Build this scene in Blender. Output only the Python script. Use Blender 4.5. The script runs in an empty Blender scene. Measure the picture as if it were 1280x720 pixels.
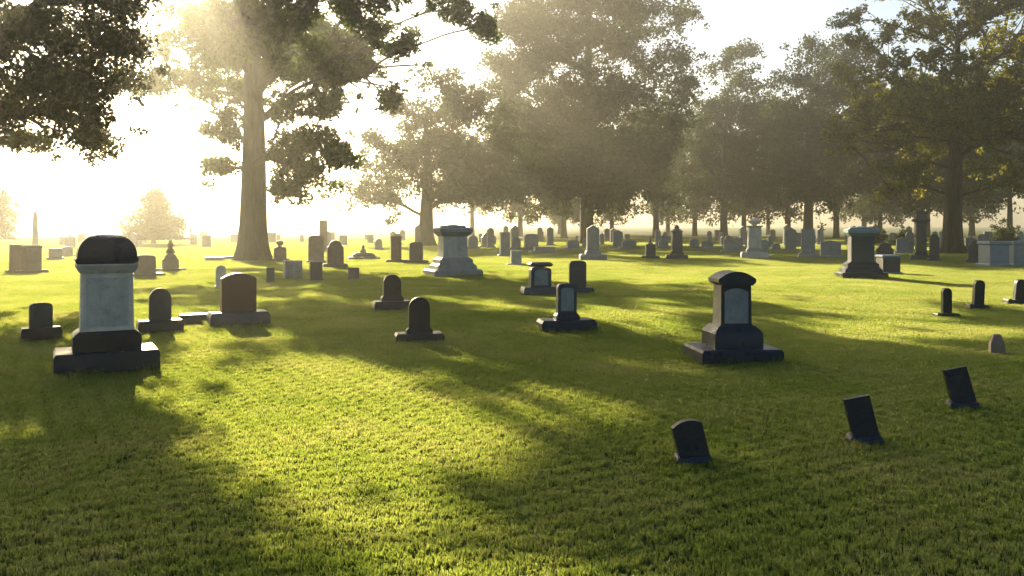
import bpy, bmesh, math, random
import numpy as np
from mathutils import Vector, Matrix
R = math.radians
sc = bpy.context.scene
COL = sc.collection

# ------------------------------------------------------------------ camera frame
F = 1108.0        # focal length in photo pixels (1280 wide)
HZ = 280.0        # horizon row in the photo
CAMH = 1.8

def hgt(x, y):
    """gentle undulation of the lawn"""
    z = 0.035*np.sin(x*0.55+0.8*np.sin(y*0.23)+1.1)*np.sin(y*0.42+0.4) \
      + 0.030*np.sin(x*0.21-y*0.33+2.0) + 0.007*np.sin(x*0.93+y*0.71+0.5)
    return z*np.clip((y+60)/60, 0, 1)

def at(px, py):
    d = CAMH*F/(py-HZ)
    return (px-640)/F*d, d

# ------------------------------------------------------------------ object helpers
def tag(o, label=None, cat=None, group=None, kind=None):
    if label and len(label.split()) > 16: print('LONG', label)
    if label: o['label'] = label
    if cat: o['category'] = cat
    if group: o['group'] = group
    if kind: o['kind'] = kind
    return o

def empty(name, loc, rz=0, rx=0, ry=0):
    o = bpy.data.objects.new(name, None)
    o.location = loc; o.rotation_euler = (rx, ry, rz)
    o.empty_display_size = 0.2
    COL.objects.link(o)
    return o

def link(name, me, mat, parent=None, loc=None):
    o = bpy.data.objects.new(name, me)
    COL.objects.link(o)
    if mat: me.materials.append(mat)
    if parent: o.parent = parent
    if loc is not None: o.location = loc
    return o

def np_mesh(name, verts, faces_n, k):
    """verts (N,3), faces (M,k)"""
    me = bpy.data.meshes.new(name)
    me.vertices.add(len(verts)); me.vertices.foreach_set('co', np.asarray(verts, np.float32).ravel())
    M = len(faces_n)
    me.loops.add(M*k); me.loops.foreach_set('vertex_index', np.asarray(faces_n, np.int32).ravel())
    me.polygons.add(M)
    me.polygons.foreach_set('loop_start', np.arange(0, M*k, k, dtype=np.int32))
    me.update(calc_edges=True)
    return me

def bm_obj(name, bm, mat, parent=None, loc=None, smooth=True, bevel=None, seg=2):
    if bevel:
        bmesh.ops.bevel(bm, geom=[e for e in bm.edges if e.is_manifold and e.calc_face_angle(0) > R(28)],
                        offset=bevel, segments=seg, profile=0.6, affect='EDGES', clamp_overlap=True)
    bmesh.ops.recalc_face_normals(bm, faces=bm.faces)
    me = bpy.data.meshes.new(name)
    bm.to_mesh(me); bm.free()
    if smooth:
        for p in me.polygons: p.use_smooth = True
        me.set_sharp_from_angle(angle=R(32))
    return link(name, me, mat, parent, loc)

def loft_bm(secs, bm=None, cx=0, cy=0):
    """stack of rectangles (w, d, z)"""
    bm = bm or bmesh.new()
    rings = []
    for (w, d, z) in secs:
        rings.append([bm.verts.new((cx+sx*w/2, cy+sy*d/2, z)) for sx, sy in ((-1,-1),(1,-1),(1,1),(-1,1))])
    for a, b in zip(rings[:-1], rings[1:]):
        for i in range(4):
            bm.faces.new((a[i], a[(i+1)%4], b[(i+1)%4], b[i]))
    bm.faces.new(rings[0][::-1]); bm.faces.new(rings[-1])
    return bm

def prism_bm(outline, depth, bm=None, z0=0, cy=0):
    """outline in (x,z), extruded in y"""
    bm = bm or bmesh.new()
    a = [bm.verts.new((x, cy-depth/2, z+z0)) for x, z in outline]
    b = [bm.verts.new((x, cy+depth/2, z+z0)) for x, z in outline]
    n = len(a)
    bm.faces.new(a); bm.faces.new(b[::-1])
    for i in range(n):
        bm.faces.new((a[i], b[i], b[(i+1)%n], a[(i+1)%n]))
    return bm

def lathe_bm(prof, seg=20, bm=None, cx=0, cy=0, sy=1.0):
    bm = bm or bmesh.new()
    rings = []
    for r, z in prof:
        if r < 1e-4: rings.append([bm.verts.new((cx, cy, z))])
        else: rings.append([bm.verts.new((cx+r*math.cos(t*2*math.pi/seg), cy+sy*r*math.sin(t*2*math.pi/seg), z)) for t in range(seg)])
    for a, b in zip(rings[:-1], rings[1:]):
        if len(a) == 1 and len(b) == 1: continue
        for i in range(seg):
            j = (i+1) % seg
            if len(a) == 1: bm.faces.new((a[0], b[j], b[i]))
            elif len(b) == 1: bm.faces.new((a[i], a[j], b[0]))
            else: bm.faces.new((a[i], a[j], b[j], b[i]))
    if len(rings[0]) > 1: bm.faces.new(rings[0][::-1])
    if len(rings[-1]) > 1: bm.faces.new(rings[-1])
    return bm

def outline(kind, w, h):
    hw = w/2
    if kind == 'round':
        rr = hw
        pts = [(-hw, 0), (hw, 0)]
        k = min(rr, h*0.5)
        for i in range(0, 13):
            t = math.pi*i/12
            pts.append((rr*math.cos(t), h-k+k*math.sin(t)))
        return pts
    if kind == 'arch':
        k = w*0.16
        pts = [(-hw, 0), (hw, 0)]
        for i in range(0, 11):
            u = -1+2*i/10
            pts.append((-u*hw, h-k+k*(1-u*u)**0.9 if abs(u) < 1 else h-k))
        return pts
    if kind == 'oval':       # softened square shoulders
        k = w*0.28
        pts = [(-hw, 0), (hw, 0)]
        for i in range(0, 17):
            t = math.pi*i/16
            c, s = math.cos(t), math.sin(t)
            pts.append((hw*math.copysign(abs(c)**0.6, c), h-k+k*abs(s)**0.6))
        return pts
    if kind == 'shoulder':
        k = w*0.32
        pts = [(-hw, 0), (hw, 0), (hw, h-k*1.35), (hw*0.86, h-k*1.15), (hw*0.74, h-k)]
        for i in range(1, 10):
            t = math.pi*i/10
            pts.append((hw*0.74*math.cos(t), h-k+k*math.sin(t)))
        pts += [(-hw*0.74, h-k), (-hw*0.86, h-k*1.15), (-hw, h-k*1.35)]
        return pts
    if kind == 'gable':
        return [(-hw, 0), (hw, 0), (hw, h*0.86), (0, h), (-hw, h*0.86)]
    return [(-hw, 0), (hw, 0), (hw, h), (-hw, h)]

# ------------------------------------------------------------------ materials
def new_mat(name):
    m = bpy.data.materials.new(name); m.use_nodes = True
    nt = m.node_tree
    for n in list(nt.nodes): nt.nodes.remove(n)
    out = nt.nodes.new('ShaderNodeOutputMaterial')
    return m, nt, out

def N(nt, t, **kw):
    n = nt.nodes.new(t)
    for k, v in kw.items():
        if k in n.inputs: n.inputs[k].default_value = v
        else: setattr(n, k, v)
    return n

def ramp(nt, fac, stops):
    r = nt.nodes.new('ShaderNodeValToRGB')
    e = r.color_ramp.elements
    e[0].position, e[0].color = stops[0][0], (*stops[0][1], 1)
    e[1].position, e[1].color = stops[1][0], (*stops[1][1], 1)
    for p, c in stops[2:]:
        x = e.new(p); x.color = (*c, 1)
    nt.links.new(fac, r.inputs[0])
    return r.outputs[0]

def stone(name, c, rough=0.5, speck=0.25, stain=(0.05, 0.05, 0.04), stain_amt=0.4, moss=0.0, bump=0.25, scale=1.0, spec=0.5):
    m, nt, out = new_mat(name)
    L = nt.links
    tc = nt.nodes.new('ShaderNodeNewGeometry')
    pos = tc.outputs['Position']
    b = nt.nodes.new('ShaderNodeBsdfPrincipled')
    n1 = N(nt, 'ShaderNodeTexNoise', **{'Scale': 3.0*scale, 'Detail': 8.0, 'Roughness': 0.65}); L.new(pos, n1.inputs['Vector'])
    n2 = N(nt, 'ShaderNodeTexNoise', **{'Scale': 160.0, 'Detail': 2.0}); L.new(pos, n2.inputs['Vector'])
    # streaks run down the stone: squeeze x/y
    mp = nt.nodes.new('ShaderNodeMapping'); mp.inputs['Scale'].default_value = (14, 14, 1.6); L.new(pos, mp.inputs['Vector'])
    n3 = N(nt, 'ShaderNodeTexNoise', **{'Scale': 1.0, 'Detail': 6.0, 'Roughness': 0.7}); L.new(mp.outputs[0], n3.inputs['Vector'])
    lo = tuple(x*(1-speck) for x in c); hi = tuple(min(1, x*(1+speck)) for x in c)
    base = ramp(nt, n2.outputs['Fac'], [(0.35, lo), (0.65, hi)])
    s1 = ramp(nt, n1.outputs['Fac'], [(0.42, (0, 0, 0)), (0.68, (1, 1, 1))])
    s3 = ramp(nt, n3.outputs['Fac'], [(0.45, (0, 0, 0)), (0.72, (1, 1, 1))])
    mx = nt.nodes.new('ShaderNodeMath'); mx.operation = 'MAXIMUM'; L.new(s1, mx.inputs[0]); L.new(s3, mx.inputs[1])
    mm = nt.nodes.new('ShaderNodeMath'); mm.operation = 'MULTIPLY'; L.new(mx.outputs[0], mm.inputs[0]); mm.inputs[1].default_value = stain_amt
    mix = nt.nodes.new('ShaderNodeMix'); mix.data_type = 'RGBA'
    L.new(mm.outputs[0], mix.inputs[0]); L.new(base, mix.inputs[6]); mix.inputs[7].default_value = (*stain, 1)
    col = mix.outputs[2]
    if moss:
        n4 = N(nt, 'ShaderNodeTexNoise', **{'Scale': 7.0, 'Detail': 7.0, 'Roughness': 0.75}); L.new(pos, n4.inputs['Vector'])
        s4 = ramp(nt, n4.outputs['Fac'], [(0.56, (0, 0, 0)), (0.64, (moss, moss, moss))])
        mix2 = nt.nodes.new('ShaderNodeMix'); mix2.data_type = 'RGBA'
        L.new(s4, mix2.inputs[0]); L.new(col, mix2.inputs[6]); mix2.inputs[7].default_value = (0.10, 0.11, 0.055, 1)
        col = mix2.outputs[2]
    L.new(col, b.inputs['Base Color'])
    rr = nt.nodes.new('ShaderNodeMapRange'); L.new(n1.outputs['Fac'], rr.inputs[0])
    rr.inputs[1].default_value = 0.3; rr.inputs[2].default_value = 0.7
    rr.inputs[3].default_value = max(0.05, rough-0.12); rr.inputs[4].default_value = min(1, rough+0.2)
    L.new(rr.outputs[0], b.inputs['Roughness'])
    b.inputs['Specular IOR Level'].default_value = spec
    add = nt.nodes.new('ShaderNodeMath'); add.operation = 'MULTIPLY_ADD'
    L.new(n1.outputs['Fac'], add.inputs[0]); add.inputs[1].default_value = 3.0; L.new(n2.outputs['Fac'], add.inputs[2])
    bp = N(nt, 'ShaderNodeBump', **{'Strength': bump, 'Distance': 0.006}); L.new(add.outputs[0], bp.inputs['Height'])
    L.new(bp.outputs[0], b.inputs['Normal'])
    L.new(b.outputs[0], out.inputs[0])
    return m

M = {}
M['black'] = stone('black_granite', (0.013, 0.014, 0.018), 0.34, 0.4, (0.03, 0.03, 0.028), 0.35, bump=0.4, spec=0.22)
M['charcoal'] = stone('charcoal_granite', (0.030, 0.033, 0.040), 0.42, 0.35, (0.03, 0.03, 0.028), 0.35, bump=0.2, moss=0.3)
M['grey'] = stone('grey_granite', (0.22, 0.22, 0.21), 0.55, 0.3, (0.07, 0.07, 0.06), 0.5, moss=0.5)
M['lightgrey'] = stone('pale_granite', (0.40, 0.38, 0.33), 0.6, 0.2, (0.14, 0.14, 0.12), 0.5, moss=0.35)
M['white'] = stone('weathered_marble', (0.54, 0.50, 0.42), 0.55, 0.1, (0.16, 0.16, 0.13), 0.6, moss=0.25)
M['panel'] = stone('panel_marble', (0.20, 0.22, 0.22), 0.5, 0.15, (0.08, 0.085, 0.075), 0.65, moss=0.5)
M['brown'] = stone('reddish_brown_granite', (0.085, 0.020, 0.010), 0.45, 0.4, (0.05, 0.018, 0.012), 0.4, bump=0.15)
M['tan'] = stone('brown_sandstone', (0.20, 0.14, 0.10), 0.75, 0.25, (0.09, 0.07, 0.05), 0.5, moss=0.4, bump=0.4)
M['blue'] = stone('blue_grey_marble', (0.13, 0.18, 0.22), 0.4, 0.15, (0.10, 0.12, 0.13), 0.4)
M['darkblue'] = stone('blue_black_granite', (0.018, 0.022, 0.034), 0.30, 0.3, (0.024, 0.027, 0.032), 0.3, bump=0.4, spec=0.22)

def leaf_mat(name, c_ref, c_tr, var=0.35):
    m, nt, out = new_mat(name); L = nt.links
    g = nt.nodes.new('ShaderNodeNewGeometry')
    no = N(nt, 'ShaderNodeTexNoise', **{'Scale': 0.45, 'Detail': 3.0}); L.new(g.outputs['Position'], no.inputs['Vector'])
    add = nt.nodes.new('ShaderNodeMath'); add.operation = 'ADD'; L.new(g.outputs['Random Per Island'], add.inputs[0]); L.new(no.outputs['Fac'], add.inputs[1])
    hf = nt.nodes.new('ShaderNodeMath'); hf.operation = 'MULTIPLY'; L.new(add.outputs[0], hf.inputs[0]); hf.inputs[1].default_value = 0.5
    def r(c):
        lo = tuple(x*(1-var) for x in c); hi = (c[0]*(1+var*1.3), c[1]*(1+var), c[2]*(1+var*0.4))
        return ramp(nt, hf.outputs[0], [(0.25, lo), (0.75, hi)])
    d = N(nt, 'ShaderNodeBsdfPrincipled', Roughness=0.6); L.new(r(c_ref), d.inputs['Base Color'])
    d.inputs['Specular IOR Level'].default_value = 0.12
    t = nt.nodes.new('ShaderNodeBsdfTranslucent'); L.new(r(c_tr), t.inputs['Color'])
    mx = N(nt, 'ShaderNodeMixShader', Fac=0.45); L.new(d.outputs[0], mx.inputs[1]); L.new(t.outputs[0], mx.inputs[2])
    L.new(mx.outputs[0], out.inputs[0])
    return m
M['leaf'] = leaf_mat('oak_leaves', (0.028, 0.050, 0.014), (0.075, 0.12, 0.012))
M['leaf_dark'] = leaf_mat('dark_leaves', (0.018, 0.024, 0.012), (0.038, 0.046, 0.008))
M['leaf_sun_tint'] = leaf_mat('sun_tinted_oak_leaves', (0.045, 0.066, 0.020), (0.27, 0.28, 0.03), 0.5)  # yellow of sun shining through the leaves is put into their colour
M['leaf_far'] = leaf_mat('far_leaves', (0.020, 0.036, 0.018), (0.040, 0.060, 0.012))

def bark_mat():
    m, nt, out = new_mat('bark'); L = nt.links
    g = nt.nodes.new('ShaderNodeNewGeometry')
    mp = nt.nodes.new('ShaderNodeMapping'); mp.inputs['Scale'].default_value = (5, 5, .7); L.new(g.outputs['Position'], mp.inputs['Vector'])
    n = N(nt, 'ShaderNodeTexNoise', **{'Scale': 1.6, 'Detail': 8.0, 'Roughness': 0.7}); L.new(mp.outputs[0], n.inputs['Vector'])
    c = ramp(nt, n.outputs['Fac'], [(0.36, (0.008, 0.007, 0.005)), (0.62, (0.050, 0.042, 0.030))])
    b = N(nt, 'ShaderNodeBsdfPrincipled', Roughness=0.9); L.new(c, b.inputs['Base Color'])
    bp = N(nt, 'ShaderNodeBump', **{'Strength': 1.0, 'Distance': 0.12}); L.new(n.outputs['Fac'], bp.inputs['Height'])
    L.new(bp.outputs[0], b.inputs['Normal']); L.new(b.outputs[0], out.inputs[0])
    return m
M['bark'] = bark_mat()

def ground_mat():
    m, nt, out = new_mat('lawn_soil'); L = nt.links
    g = nt.nodes.new('ShaderNodeNewGeometry')
    n = N(nt, 'ShaderNodeTexNoise', **{'Scale': 0.35, 'Detail': 6.0, 'Roughness': 0.6}); L.new(g.outputs['Position'], n.inputs['Vector'])
    n2 = N(nt, 'ShaderNodeTexNoise', **{'Scale': 18.0, 'Detail': 6.0, 'Roughness': 0.8}); L.new(g.outputs['Position'], n2.inputs['Vector'])
    c = ramp(nt, n.outputs['Fac'], [(0.35, (0.040, 0.060, 0.014)), (0.65, (0.075, 0.095, 0.022))])
    c2 = ramp(nt, n2.outputs['Fac'], [(0.3, (0.4, 0.4, 0.4)), (0.7, (1.2, 1.2, 1.2))])
    mix = nt.nodes.new('ShaderNodeMix'); mix.data_type = 'RGBA'; mix.blend_type = 'MULTIPLY'; mix.inputs[0].default_value = 1
    L.new(c, mix.inputs[6]); L.new(c2, mix.inputs[7])
    b = N(nt, 'ShaderNodeBsdfPrincipled', Roughness=0.95); L.new(mix.outputs[2], b.inputs['Base Color'])
    b.inputs['Specular IOR Level'].default_value = 0.1
    bp = N(nt, 'ShaderNodeBump', **{'Strength': 1.0, 'Distance': 0.03}); L.new(n2.outputs['Fac'], bp.inputs['Height'])
    L.new(bp.outputs[0], b.inputs['Normal']); L.new(b.outputs[0], out.inputs[0])
    return m
M['ground'] = ground_mat()

def grass_mat():
    m, nt, out = new_mat('grass_blades'); L = nt.links
    g = nt.nodes.new('ShaderNodeNewGeometry')
    n = N(nt, 'ShaderNodeTexNoise', **{'Scale': 0.5, 'Detail': 5.0, 'Roughness': 0.62}); L.new(g.outputs['Position'], n.inputs['Vector'])
    n9 = N(nt, 'ShaderNodeTexNoise', **{'Scale': 3.1, 'Detail': 3.0}); L.new(g.outputs['Position'], n9.inputs['Vector'])
    ad0 = nt.nodes.new('ShaderNodeMath'); ad0.operation = 'MULTIPLY_ADD'; L.new(n9.outputs['Fac'], ad0.inputs[0]); ad0.inputs[1].default_value = 0.4; L.new(n.outputs['Fac'], ad0.inputs[2])
    ad1 = nt.nodes.new('ShaderNodeMath'); ad1.operation = 'SUBTRACT'; L.new(ad0.outputs[0], ad1.inputs[0]); ad1.inputs[1].default_value = 0.2
    add = nt.nodes.new('ShaderNodeMath'); add.operation = 'MULTIPLY_ADD'; L.new(g.outputs['Random Per Island'], add.inputs[0]); add.inputs[1].default_value = 0.35; L.new(ad1.outputs[0], add.inputs[2])
    c = ramp(nt, add.outputs[0], [(0.42, (0.024, 0.046, 0.008)), (0.72, (0.050, 0.074, 0.014)), (0.95, (0.11, 0.105, 0.035))])
    t_ = ramp(nt, add.outputs[0], [(0.42, (0.28, 0.39, 0.04)), (0.72, (0.50, 0.57, 0.09)), (0.95, (0.64, 0.60, 0.20))])
    d = N(nt, 'ShaderNodeBsdfPrincipled', Roughness=0.38); L.new(c, d.inputs['Base Color'])
    d.inputs['Specular IOR Level'].default_value = 0.5
    t = nt.nodes.new('ShaderNodeBsdfTranslucent'); L.new(t_, t.inputs['Color'])
    mx = N(nt, 'ShaderNodeMixShader', Fac=0.5); L.new(d.outputs[0], mx.inputs[1]); L.new(t.outputs[0], mx.inputs[2])
    L.new(mx.outputs[0], out.inputs[0])
    return m
M['grass'] = grass_mat()

# ------------------------------------------------------------------ ground
def grid_mesh():
    xs = np.concatenate([np.linspace(-440, -70, 16)[:-1], np.linspace(-70, 70, 201), np.linspace(70, 440, 16)[1:]])
    ys = np.concatenate([np.linspace(-50, 0, 12)[:-1], np.linspace(0, 110, 158), np.linspace(110, 490, 20)[1:]])
    X, Y = np.meshgrid(xs, ys)
    Z = hgt(X, Y)-0.008
    v = np.stack([X.ravel(), Y.ravel(), Z.ravel()], 1)
    nx, ny = len(xs), len(ys)
    i = (np.arange(ny-1)[:, None]*nx + np.arange(nx-1)[None, :]).ravel()
    f = np.stack([i, i+1, i+1+nx, i+nx], 1)
    me = np_mesh('ground', v, f, 4)
    me.polygons.foreach_set('use_smooth', np.ones(len(f), bool))
    return me
tag(link('ground', grid_mesh(), M['ground']), kind='structure')

# ------------------------------------------------------------------ grass: the object's own mesh is one 2 m tile of blades plus
# one loose vertex per place it is repeated
def build_grass():
    rng = np.random.default_rng(5)
    T = 2.0
    nt_ = 54
    gx, gy = np.meshgrid(np.arange(nt_), np.arange(nt_))
    cx = (gx.ravel()+0.5+rng.uniform(-.48, .48, nt_*nt_))/nt_*T - T/2
    cy = (gy.ravel()+0.5+rng.uniform(-.48, .48, nt_*nt_))/nt_*T - T/2
    def tn(k, l, p): return np.sin(np.pi*(k*cx+l*cy)+p)
    th = rng.uniform(0.7, 1.2, nt_*nt_)*(1+.30*np.clip(tn(7, 4, 1)+tn(-5, 9, 2)*.8+tn(13, -3, 4)*.7, -1.6, 1.6))
    B = 15
    n = nt_*nt_*B
    ox = np.repeat(cx, B); oy = np.repeat(cy, B); s = np.repeat(th, B)
    a = rng.uniform(0, 2*np.pi, n); rad = np.abs(rng.normal(0, 0.013, n))
    bx = ox+np.cos(a)*rad; by = oy+np.sin(a)*rad
    h = s*rng.uniform(0.014, 0.033, n)
    w = rng.uniform(0.0022, 0.0042, n)
    lean = rng.uniform(0.1, 0.8, n)*h
    wa = a+np.pi/2+rng.normal(0, 0.9, n)
    dx, dy = np.cos(wa)*w, np.sin(wa)*w
    la = a+rng.normal(0, 0.7, n)
    lx, ly = np.cos(la)*lean, np.sin(la)*lean
    z0 = -0.012
    v = np.zeros((n, 5, 3))
    v[:, 0] = np.stack([bx-dx, by-dy, np.full(n, z0)], 1)
    v[:, 1] = np.stack([bx+dx, by+dy, np.full(n, z0)], 1)
    v[:, 2] = np.stack([bx+dx*.8+lx*.35, by+dy*.8+ly*.35, h*.6], 1)
    v[:, 3] = np.stack([bx-dx*.8+lx*.35, by-dy*.8+ly*.35, h*.6], 1)
    v[:, 4] = np.stack([bx+lx, by+ly, h], 1)
    v = v.reshape(-1, 3)
    # places
    pts = []
    for j in range(1, 56):
        y = j*T
        lim = 0.66*y+8
        k = int(lim//T)+1
        for i in range(-k, k+1):
            pts.append((i*T, y))
    pts = np.array(pts)
    pz = hgt(pts[:, 0], pts[:, 1])
    e = 0.5
    sx = (hgt(pts[:, 0]+e, pts[:, 1])-hgt(pts[:, 0]-e, pts[:, 1]))/(2*e)
    sy = (hgt(pts[:, 0], pts[:, 1]+e)-hgt(pts[:, 0], pts[:, 1]-e))/(2*e)
    V = np.concatenate([v, np.stack([pts[:, 0], pts[:, 1], pz], 1)])
    me = bpy.data.meshes.new('grass')
    me.vertices.add(len(V)); me.vertices.foreach_set('co', V.astype(np.float32).ravel())
    b = np.arange(n)*5
    loops = np.stack([b, b+1, b+2, b+3, b+3, b+2, b+4], 1).ravel()
    me.loops.add(len(loops)); me.loops.foreach_set('vertex_index', loops.astype(np.int32))
    st = np.stack([np.arange(n)*7, np.arange(n)*7+4], 1).ravel()
    me.polygons.add(2*n); me.polygons.foreach_set('loop_start', st.astype(np.int32))
    me.update(calc_edges=True)
    # attributes of the places
    ap = me.attributes.new('place', 'BOOLEAN', 'POINT')
    ap.data.foreach_set('value', np.concatenate([np.zeros(len(v), bool), np.ones(len(pts), bool)]))
    ar = me.attributes.new('turn', 'FLOAT_VECTOR', 'POINT')
    rot = np.zeros((len(V), 3), np.float32)
    quarter = rng.integers(0, 4, len(pts))*(np.pi/2)
    for i in range(len(pts)):
        mt = Matrix(((1, 0, sx[i]), (0, 1, sy[i]), (0, 0, 1))).transposed()
        nrm = Vector((-sx[i], -sy[i], 1)).normalized()
        q = Vector((0, 0, 1)).rotation_difference(nrm) @ Matrix.Rotation(quarter[i], 3, 'Z').to_quaternion()
        rot[len(v)+i] = q.to_euler()
    ar.data.foreach_set('vector', rot.ravel())
    as_ = me.attributes.new('tall', 'FLOAT', 'POINT')
    as_.data.foreach_set('value', np.concatenate([np.ones(len(v)), rng.uniform(.88, 1.12, len(pts))]).astype(np.float32))
    o = link('grass', me, M['grass'])
    tag(o, 'short mown lawn grass covering the cemetery ground', 'grass', kind='stuff')
    ng = bpy.data.node_groups.new('grass_tiles', 'GeometryNodeTree')
    ng.interface.new_socket('Geometry', in_out='INPUT', socket_type='NodeSocketGeometry')
    ng.interface.new_socket('Geometry', in_out='OUTPUT', socket_type='NodeSocketGeometry')
    gi = ng.nodes.new('NodeGroupInput'); go = ng.nodes.new('NodeGroupOutput')
    sep = ng.nodes.new('GeometryNodeSeparateGeometry'); sep.domain = 'POINT'
    na = ng.nodes.new('GeometryNodeInputNamedAttribute'); na.data_type = 'BOOLEAN'; na.inputs['Name'].default_value = 'place'
    nr = ng.nodes.new('GeometryNodeInputNamedAttribute'); nr.data_type = 'FLOAT_VECTOR'; nr.inputs['Name'].default_value = 'turn'
    ns = ng.nodes.new('GeometryNodeInputNamedAttribute'); ns.data_type = 'FLOAT'; ns.inputs['Name'].default_value = 'tall'
    cs = ng.nodes.new('ShaderNodeCombineXYZ'); cs.inputs[0].default_value = 1.0; cs.inputs[1].default_value = 1.0
    iop = ng.nodes.new('GeometryNodeInstanceOnPoints')
    l = ng.links.new
    l(gi.outputs[0], sep.inputs[0]); l(na.outputs['Attribute'], sep.inputs['Selection'])
    l(sep.outputs[0], iop.inputs['Points']); l(sep.outputs[1], iop.inputs['Instance'])
    l(nr.outputs['Attribute'], iop.inputs['Rotation'])
    l(ns.outputs['Attribute'], cs.inputs[2]); l(cs.outputs[0], iop.inputs['Scale'])
    l(iop.outputs[0], go.inputs[0])
    md = o.modifiers.new('tiles', 'NODES'); md.node_group = ng
    return o
build_grass()

# ------------------------------------------------------------------ trees
STAT = []
class Tubes:
    def __init__(s): s.v = []; s.f = []; s.n = 0
    def add(s, pts, rad, k=7):
        pts = np.asarray(pts, float); n = len(pts)
        tan = np.gradient(pts, axis=0); tan /= (np.linalg.norm(tan, axis=1)[:, None]+1e-9)
        up = np.array([0.13, 0.97, 0.2])
        a = np.cross(tan, up); a /= (np.linalg.norm(a, axis=1)[:, None]+1e-9)
        b = np.cross(tan, a)
        t = np.linspace(0, 2*np.pi, k, endpoint=False)
        ring = pts[:, None]+np.asarray(rad)[:, None, None]*(a[:, None]*np.cos(t)[None, :, None]+b[:, None]*np.sin(t)[None, :, None])
        s.v.append(ring.reshape(-1, 3))
        i = np.arange(n-1)[:, None]*k; j = np.arange(k)[None, :]; j2 = (j+1) % k
        s.f.append((np.stack([i+j, i+j2, i+k+j2, i+k+j], -1).reshape(-1, 4))+s.n)
        s.n += n*k
    def mesh(s, name):
        me = np_mesh(name, np.concatenate(s.v), np.concatenate(s.f), 4)
        me.polygons.foreach_set('use_smooth', np.ones(len(me.polygons), bool))
        return me

def bez(p0, p1, p2, n):
    t = np.linspace(0, 1, n)[:, None]
    return (1-t)**2*p0+2*(1-t)*t*p1+t*t*p2

def leaves(rng, centers, size, asp=0.55):
    n = len(centers)
    u = rng.normal(size=(n, 3)); u[:, 2] -= 0.35; u /= np.linalg.norm(u, axis=1)[:, None]
    w = rng.normal(size=(n, 3)); v = np.cross(u, w); v /= (np.linalg.norm(v, axis=1)[:, None]+1e-9)
    L = (size*rng.uniform(.65, 1.3, n))[:, None]
    V = np.stack([centers-u*L*.5, centers+v*L*asp*.5+u*L*.05, centers+u*L*.5, centers-v*L*asp*.5+u*L*.05], 1).reshape(-1, 3)
    f = np.arange(n*4).reshape(-1, 4)
    return V, f

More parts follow.
